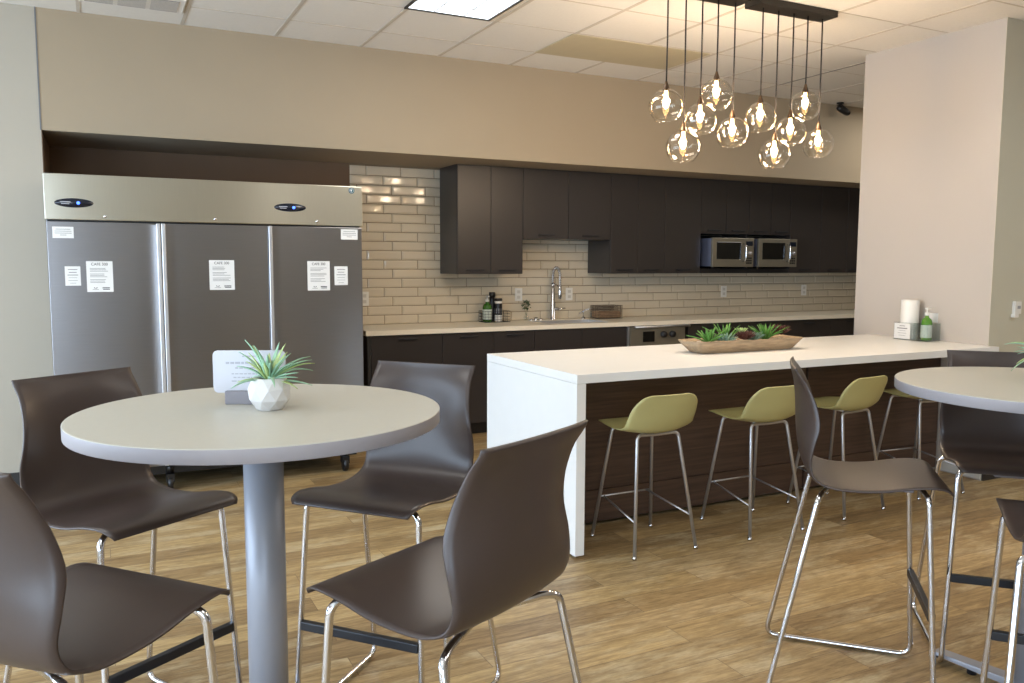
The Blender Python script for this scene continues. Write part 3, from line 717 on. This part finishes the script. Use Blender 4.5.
# thermostat, surveillance camera
t = thing('thermostat', 'small white thermostat on the wall right of the pillar', 'thermostat', (5.527, pN-.002, 1.155))
box('housing', 'white', -.035, -.022, -.035, .035, 0, .05, t, .003)
box('lower_box', 'white', -.045, -.028, -.058, .0, 0, -.034, t, .002)
box('slot', 'glab', -.01, -.0232, .0, .022, -.0215, .02, t)
t = thing('security_camera', 'small black security camera hanging from the far ceiling', 'camera', (6.58, 5.98, Zc)); t.scale = (.75, .75, .75)
MB().lathe([(0, 0), (.045, -.001), (.045, -.018), (.02, -.025), (0, -.025)], 24).build('mount', 'dark', t)
MB().tube([(0, 0, -.02), (.01, -.01, -.06), (.03, -.02, -.085)], .012).build('arm', 'dark', t)
b = MB(); b.tube([(-.03, .01, -.055), (0, 0, -.075), (.085, -.02, -.115), (.12, -.03, -.132)], [.03, .042, .042, .036], 20); b.build('body', 'dark', t)
MB().box(-.01, -.05, -.045, .15, .03, -.038).build('visor', 'dark', t).rotation_euler = (0, .42, 0)
MB().lathe([(0, 0), (.026, 0), (.03, -.008)], 20, (0, 0, 0)).build('lens', 'mwglass', t, (.128, -.033, -.137)).rotation_euler = (0, 2.0, 0)

# ------------------------------------------------------------------ pendants
def canopy(x0, x1, lab, group):
    c = (x0+x1)/2
    o = MB(); o.box(x0-c, -.068, -.038, x1-c, .068, 0, bev=.002)
    return o
PZ = 3.93
PEND = [(2.943, 2.347, .098), (3.071, 2.126, .099), (3.190, 2.288, .098), (3.306, 2.440, .0965), (3.434, 2.231, .096),
        (3.650, 2.336, .096), (3.773, 2.123, .097), (3.899, 2.270, .0965), (4.017, 2.438, .095), (4.141, 2.213, .096)]
CAN = [(2.86, 3.495), (3.565, 4.20)]
PL = ['leftmost, highest but one', 'leftmost and lowest', 'third from the left', 'highest', 'rightmost',
      'leftmost', 'lowest', 'middle', 'highest', 'rightmost']
def globe_profile(R):
    pr_ = []; a0 = .18; a1 = 2.47
    for i in range(25):
        q = a0+(a1-a0)*i/24; pr_.append((R*math.sin(q), R*math.cos(q)))
    return pr_
for ci, (x0, x1) in enumerate(CAN):
    side = 'left' if ci == 0 else 'right'
    t = thing('pendant_cluster', f'black bar canopy with five clear glass globe pendants, {"nearer the refrigerator" if ci == 0 else "nearer the pillar"}', 'pendant light', ((x0+x1)/2, PZ, Zc-.001), 0, 'globe pendant clusters over the island')
    c = (x0+x1)/2
    canopy(x0, x1, '', '').build('canopy', 'canopy', t)
    for k in range(5):
        X, Z, R = PEND[ci*5+k]; X -= c; Z -= Zc
        MB().tube([(X, 0, -.036), (X+.002, 0, (Z+R)*.5), (X, 0, Z+R+.03)], .0045, 8).build('cord', 'cord', t)
        s_ = MB(); s_.lathe([(0, R+.042), (.006, R+.042), (.009, R+.03), (.021, R-.004), (.021, R-.012), (0, R-.012)], 24, (X, 0, Z)); s_.build('socket_cap', 'bronze', t)
        g = MB(); pf = globe_profile(R); g.lathe(pf, 40, (X, 0, Z)); g.lathe([(r-.0018, z) for r, z in pf], 40, (X, 0, Z))
        rr, rz_ = pf[-1]; g.tube([(X+rr*math.cos(2*PI*i/40), rr*math.sin(2*PI*i/40), Z+rz_) for i in range(40)], .0022, 6, closed=True)
        g.build('glass_globe', 'globe', t)
        b = MB(); b.lathe([(0, R-.112), (.006, R-.110), (.015, R-.098), (.0185, R-.080), (.016, R-.058), (.010, R-.040), (.009, R-.012)], 20, (X, 0, Z)); bo = b.build('bulb', 'bulb', t)
        l = bpy.data.lights.new('pendant_glow', 'POINT'); l.energy = 5.6; l.color = (1, .79, .58); l.shadow_soft_size = .035
        lo = bpy.data.objects.new('pendant_glow', l); lo.location = (X+c, PZ, Z+Zc+R-.14); COL.objects.link(lo)

# ------------------------------------------------------------------ round tables
def round_table(cx, cy_, rz, lab, r=.462):
    t = thing('bar_table', lab, 'table', (cx, cy_, 0), rz, 'round bar height tables')
    z1 = 1.067; z0 = z1-.034
    tp = MB(); tp.lathe([(0, z1), (r-.0015, z1), (r, z1-.0015)], 96, smooth=False); tp.lathe([(0, z0), (r-.001, z0)], 96, smooth=False)
    tp = tp.build('top', 'table', t)
    MB().lathe([(r, z1-.0016), (r, z0+.001), (r-.001, z0)], 96).build('edge_band', 'edge', tp)
    MB().lathe([(0, .03), (.0515, .03), (.0515, z0-.005), (0, z0-.005)], 40).build('post', 'post', t)
    MB().lathe([(0, z0-.012), (.13, z0-.010), (.13, z0-.0005)], 32).build('mounting_plate', 'post', t)
    for k in range(4):
        q = k*PI/2
        b = MB(); L = .335; w = .03
        vs = [(0, -w, .024), (L, -w*.9, .024), (L, w*.9, .024), (0, w, .024), (0, -w, .052), (L, -w*.8, .034), (L, w*.8, .034), (0, w, .052)]
        vs = [(x*math.cos(q)-y*math.sin(q), x*math.sin(q)+y*math.cos(q), z) for x, y, z in vs]
        b.add(vs, [(0, 1, 2, 3), (4, 5, 6, 7), (0, 1, 5, 4), (1, 2, 6, 5), (2, 3, 7, 6), (3, 0, 4, 7)]); ft_ = b.build('foot', 'post', t)
        MB().lathe([(0, 0), (.016, 0), (.016, .0245)], 14, (.20*math.cos(q), .20*math.sin(q), 0)).build('glide', 'black', ft_)
round_table(.372, 2.215, .5, 'round taupe bar table at the left with a pot plant and a sign on it', .466)
round_table(2.75, 1.59, math.atan2(.36, -.030), 'round taupe bar table cut off by the right edge of the picture', .462)

# air plant in a faceted pot
def pot_plant(cx, cy_, z, lab, seed, leafy_side=1):
    t = thing('potted_plant', lab, 'plant', (cx, cy_, z), .3+seed, 'faceted pot plants')
    n = 9; mb = MB(); R_ = [(.034, 0), (.053, .026), (.055, .056), (.043, .084)]
    vs = []; 
    for j, (r, zz) in enumerate(R_):
        for k in range(n):
            q = 2*PI*(k+(.5 if j % 2 else 0))/n; vs.append((r*math.cos(q), r*math.sin(q), zz+.0005))
    fs = []
    for j in range(3):
        for k in range(n):
            a, b = j*n+k, j*n+(k+1) % n; c_, d = (j+1)*n+k, (j+1)*n+(k+1) % n
            if j % 2 == 0: fs += [(a, b, c_), (b, d, c_)]
            else: fs += [(a, d, c_), (a, b, d)]
    fs.append(tuple(range(n-1, -1, -1)))
    k0 = len(vs)
    for (r, zz) in ((.037, .083), (.035, .068)):
        for k in range(n): q = 2*PI*(k+.5)/n; vs.append((r*math.cos(q), r*math.sin(q), zz))
    for k in range(n):
        fs.append((3*n+k, 3*n+(k+1) % n, k0+(k+1) % n, k0+k)); fs.append((k0+k, k0+(k+1) % n, k0+n+(k+1) % n, k0+n+k))
    mb.add(vs, fs); mb.build('pot', 'pot', t)
    MB().lathe([(0, .072), (.036, .070)], 9).build('soil', 'soil', t)
    rnd = random.Random(seed+11)
    for nm, m, N_, L in (('leaf_spray', 'leaf', 25, .13), ('pale_leaf_spray', 'leafy', 11, .13)):
        lb = MB()
        for i in range(N_):
            a = i*2.39996+rnd.uniform(-.3, .3); el = rnd.uniform(.05, 1.3)
            blade(lb, (.006*math.cos(a), .006*math.sin(a), .074), (math.cos(a)*math.cos(el), math.sin(a)*math.cos(el), math.sin(el)), L*rnd.uniform(.6, 1.05), .0145, rnd.uniform(.3, 1.3), 8, .5)
        lb.build(nm, m, t)
pot_plant(.392, 2.215, 1.0672, 'spiky air plant in a white faceted pot on the left bar table', 0)
pot_plant(2.84, 1.66, 1.0672, 'spiky air plant at the right picture edge on the right bar table', 1)
# table sign
t = thing('table_sign', 'frosted sign on a grey block base behind the air plant', 'sign', (.372, 2.325, 1.0672), -.42)
box('base', 'greyb', -.075, -.02, 0, .06, .02, .036, t, .001)
pl = MB(); W2, H0, H1 = .098, .012, .128
n = 8; vs = []; rr = .014
for (cx, cz, a0) in ((W2-rr, H1-rr, 0), (-W2+rr, H1-rr, PI/2), (-W2+rr, H0+rr, PI), (W2-rr, H0+rr, 1.5*PI)):
    for i in range(n): q = a0+PI/2*i/(n-1); vs.append((cx+rr*math.cos(q)-.012, cz+rr*math.sin(q)))
V = [(x, -.0035, z) for x, z in vs]+[(x, .0035, z) for x, z in vs]; N_ = len(vs)
pl.add(V, [tuple(range(N_)), tuple(range(2*N_-1, N_-1, -1))]+[(k, (k+1) % N_, N_+(k+1) % N_, N_+k) for k in range(N_)])
pl = pl.build('panel', 'frost', t); pl.location = (0, 0, .018)
ln = MB()
for z, a, b, hh_ in ((.112, -.03, .02, .004), (.094, -.075, .02, .006), (.080, -.05, .02, .004), (.064, -.06, .03, .003), (.054, -.055, .03, .003), (.044, -.06, .03, .003)):
    x = a
    while x < b: L = random.uniform(.006, .014); ln.box(x, -.0042, z-hh_/2, min(x+L, b), -.0034, z+hh_/2); x += L+.003
ln.build('printed_lines', 'glab', pl)

# ------------------------------------------------------------------ bar chairs
def lerp_tab(tab, u):
    for i in range(len(tab)-1):
        if u <= tab[i+1][0]:
            t_ = (u-tab[i][0])/(tab[i+1][0]-tab[i][0]); t_ = t_
            return [a+(b-a)*t_ for a, b in zip(tab[i][1:], tab[i+1][1:])]
    return list(tab[-1][1:])
def smooth_tab(tab, n):
    """Catmull-Rom through the rows"""
    out = []; P = [list(r) for r in tab]; m = len(P)
    for k in range(n+1):
        s_ = k/n*(m-1); i = min(int(s_), m-2); u = s_-i
        p0, p1, p2, p3 = P[max(i-1, 0)], P[i], P[i+1], P[min(i+2, m-1)]
        out.append([.5*((2*b)+(-a+c)*u+(2*a-5*b+4*c-d)*u*u+(-a+3*b-3*c+d)*u**3) for a, b, c, d in zip(p0, p1, p2, p3)])
    return out
def shell_mesh(tab, th, n=48, m=22):
    # rows: y, z, half width, edge lift (along the surface normal), corner pull (edge moves back along the profile)
    rows = smooth_tab(tab, n); pts = []
    for i, (y, z, w, c, pull) in enumerate(rows):
        a, b = rows[max(i-1, 0)], rows[min(i+1, n)]; ty, tz = b[0]-a[0], b[1]-a[1]; l = math.hypot(ty, tz) or 1; ty, tz = ty/l, tz/l
        ny, nz = -tz, ty
        if i < n: pass
        # normal that points to the sitter (up for the seat, forward for the back)
        ny, nz = (tz, -ty)
        row = []
        for k in range(m+1):
            s_ = -1+2*k/m; e = abs(s_)**2.1
            row.append(Vector((s_*w, y+ny*c*e+ty*pull*s_*s_, z+nz*c*e+tz*pull*s_*s_)))
        pts.append(row)
    nv = []
    for i in range(n+1):
        r_ = []
        for k in range(m+1):
            a = pts[min(i+1, n)][k]-pts[max(i-1, 0)][k]; b = pts[i][min(k+1, m)]-pts[i][max(k-1, 0)]; q = a.cross(b); r_.append(q.normalized() if q.length else Vector((0, 0, 1)))
        nv.append(r_)
    mb = MB(); W_ = m+1
    top = [p for r in pts for p in r]; bot = [pts[i][k]-nv[i][k]*th*(.55 if k in (0, m) or i in (0, n) else 1) for i in range(n+1) for k in range(W_)]
    o = len(top); fs = []
    for i in range(n):
        for k in range(m):
            a = i*W_+k; fs.append((a, a+1, a+W_+1, a+W_)); fs.append((o+a, o+a+W_, o+a+W_+1, o+a+1))
    for i in range(n):
        for k in (0, m): a = i*W_+k; fs.append((a, a+W_, o+a+W_, o+a))
    for k in range(m):
        for i in (0, n): a = i*W_+k; fs.append((a, a+1, o+a+1, o+a))
    mb.add(top+bot, fs, 0, True)
    return mb
CH = [  # y, z, half width, lift, pull
    (.236, .730, .198, .000, .0),
    (.224, .746, .208, .000, .0),
    (.182, .755, .214, .000, .0),
    (.110, .752, .215, -.004, .0),
    (.030, .742, .214, -.010, .0),
    (-.050, .732, .212, -.006, .0),
    (-.125, .728, .210, .003, .0),
    (-.180, .744, .206, .012, .0),
    (-.208, .790, .203, .020, .0),
    (-.222, .855, .208, .042, .0),
    (-.228, .920, .204, .062, .0),
    (-.231, .985, .193, .054, .0),
    (-.238, 1.050, .185, .032, .0),
    (-.249, 1.095, .185, .012, .0),
    (-.252, 1.112, .186, .008, .0)]
def make_chair(lab):
    t = thing('bar_chair', lab, 'chair', (0, 0, 0), 0, 'brown bar chairs around the round tables')
    sh = shell_mesh(CH, .009).build('shell', 'shell', t)
    r = .0095
    for s_ in (-1, 1):
        p = [(s_*.07, .13, .733), (s_*.155, .150, .733), (s_*.195, .165, .712), (s_*.225, .205, .012), (s_*.252, -.31, .012), (s_*.205, -.165, .690), (s_*.165, -.15, .700), (s_*.07, -.12, .702)]
        pts = []
        P = [Vector(q) for q in p]
        pts = fillet(P, .045, 6)
        MB().tube(pts, r, 12).build('side_frame', 'chrome', t)
    fr_ = MB(); z = .332; f_ = (.712-z)/(.712-.012); xx = .195+.03*f_; yy = .165+.04*f_
    fr_.box(-xx+.006, yy-.010, z-.014, xx-.006, yy+.012, z+.014, bev=.003); fr_.build('footrest', 'black', t)
    br_ = MB(); br_.box(-.075, -.13, .700, .075, .14, .709, bev=.002)
    for s_ in (-1, 1): br_.box(s_*.06, -.02, .690, s_*.075, .03, .712, bev=.002)
    br_.build('seat_bracket', 'greyb', t)
    return t
# x, y, facing angle (world), label
CHS = [(.054, 2.635, -1.01, 'brown bar chair behind the left table and left of its post'),
       (.801, 2.471, -2.421, 'brown bar chair at the left table between the refrigerator and the island'),
       (.668, 1.657, 2.043, 'brown bar chair in the front centre, its back turned toward the viewer'),
       (-.077, 1.833, .716, 'brown bar chair cut off by the left edge of the picture'),
       (2.335, 1.945, -.76, 'brown bar chair at the right table seen side on in front of the olive stools'),
       (2.978, 1.853, -2.36, 'brown bar chair behind the right table, nearest the pillar'),
       (2.384, 1.232, .72, 'brown bar chair cut off by the right edge below the right table')]
proto = make_chair(CHS[0][3])
for i, (x, y, a, lab) in enumerate(CHS):
    o = proto if i == 0 else copy_tree(proto)
    o.location = (x, y, 0); o.rotation_euler = (0, 0, a-PI/2); o['label'] = lab

# ------------------------------------------------------------------ olive stools
ST = [
    (.215, .620, .130, .000, .0),
    (.200, .629, .155, .000, .0),
    (.130, .632, .182, .002, .0),
    (.060, .626, .196, .006, .0),
    (-.020, .614, .204, .016, .0),
    (-.090, .609, .207, .030, .0),
    (-.145, .622, .207, .042, .0),
    (-.176, .668, .205, .044, .0),
    (-.192, .720, .200, .036, .0),
    (-.203, .766, .184, .022, .0),
    (-.208, .798, .155, .010, .0),
    (-.211, .812, .112, .004, .0)]
def make_stool(lab):
    t = thing('counter_stool', lab, 'stool', (0, 0, 0), 0, 'olive low back stools at the island')
    shell_mesh(ST, .008).build('seat_shell', 'olive', t)
    r = .009
    for s_ in (-1, 1):   # front and rear legs are two bent tubes, each running from leg to leg under the seat
        pass
    for s_, nm in ((1, 'front_legs'), (-1, 'rear_legs')):
        yt, yb = (.11, .192) if s_ > 0 else (-.11, -.195)
        zt = .606 if s_ > 0 else .600
        p = fillet([(-.188, yb, .018), (-.125, yt, zt), (0, yt*.85, zt-.008), (.125, yt, zt), (.188, yb, .018)], .03, 6)
        MB().tube(p, r, 12).build(nm, 'satin', t)
    sb = MB(); 
    for sx in (-.06, .06): sb.tube([(sx, -.10, .598), (sx, .10, .603)], .006, 8)
    sb.build('seat_support', 'satin', t)
    z = .205; k = (z-.018)/(.604-.018); ax = .188-.063*k; ay1 = .192-.082*k; ay0 = -.195+.085*k
    rg = MB(); rg.tube([(-ax, ay1, z+.02), (ax, ay1, z+.02)], .005, 8)
    for sx in (-1, 1): rg.tube([(sx*ax, ay0, z-.03), (sx*(ax-.03), ay1, z+.02)], .005, 8)
    rg.build('foot_ring', 'satin', t)
    for sx in (-1, 1):
        for yb in (.192, -.195): MB().lathe([(0, 0), (.011, .001), (.012, .010), (.008, .019), (0, .019)], 14, (sx*.189, yb, 0)).build('glide', 'chrome', t)
    return t
STS = [(2.49, 3.446, 0, 'olive stool at the island nearest the white waterfall end'),
       (3.205, 3.42, .0, 'second olive stool from the white waterfall end of the island'),
       (3.906, 3.468, .12, 'third olive stool from the waterfall end, behind the side on bar chair'),
       (4.69, 3.52, -.08, 'olive stool at the island nearest the pillar, mostly hidden under the right table')]
proto = make_stool(STS[0][3])
for i, (x, y, a, lab) in enumerate(STS):
    o = proto if i == 0 else copy_tree(proto)
    o.location = (x, y, 0); o.rotation_euler = (0, 0, a); o['label'] = lab
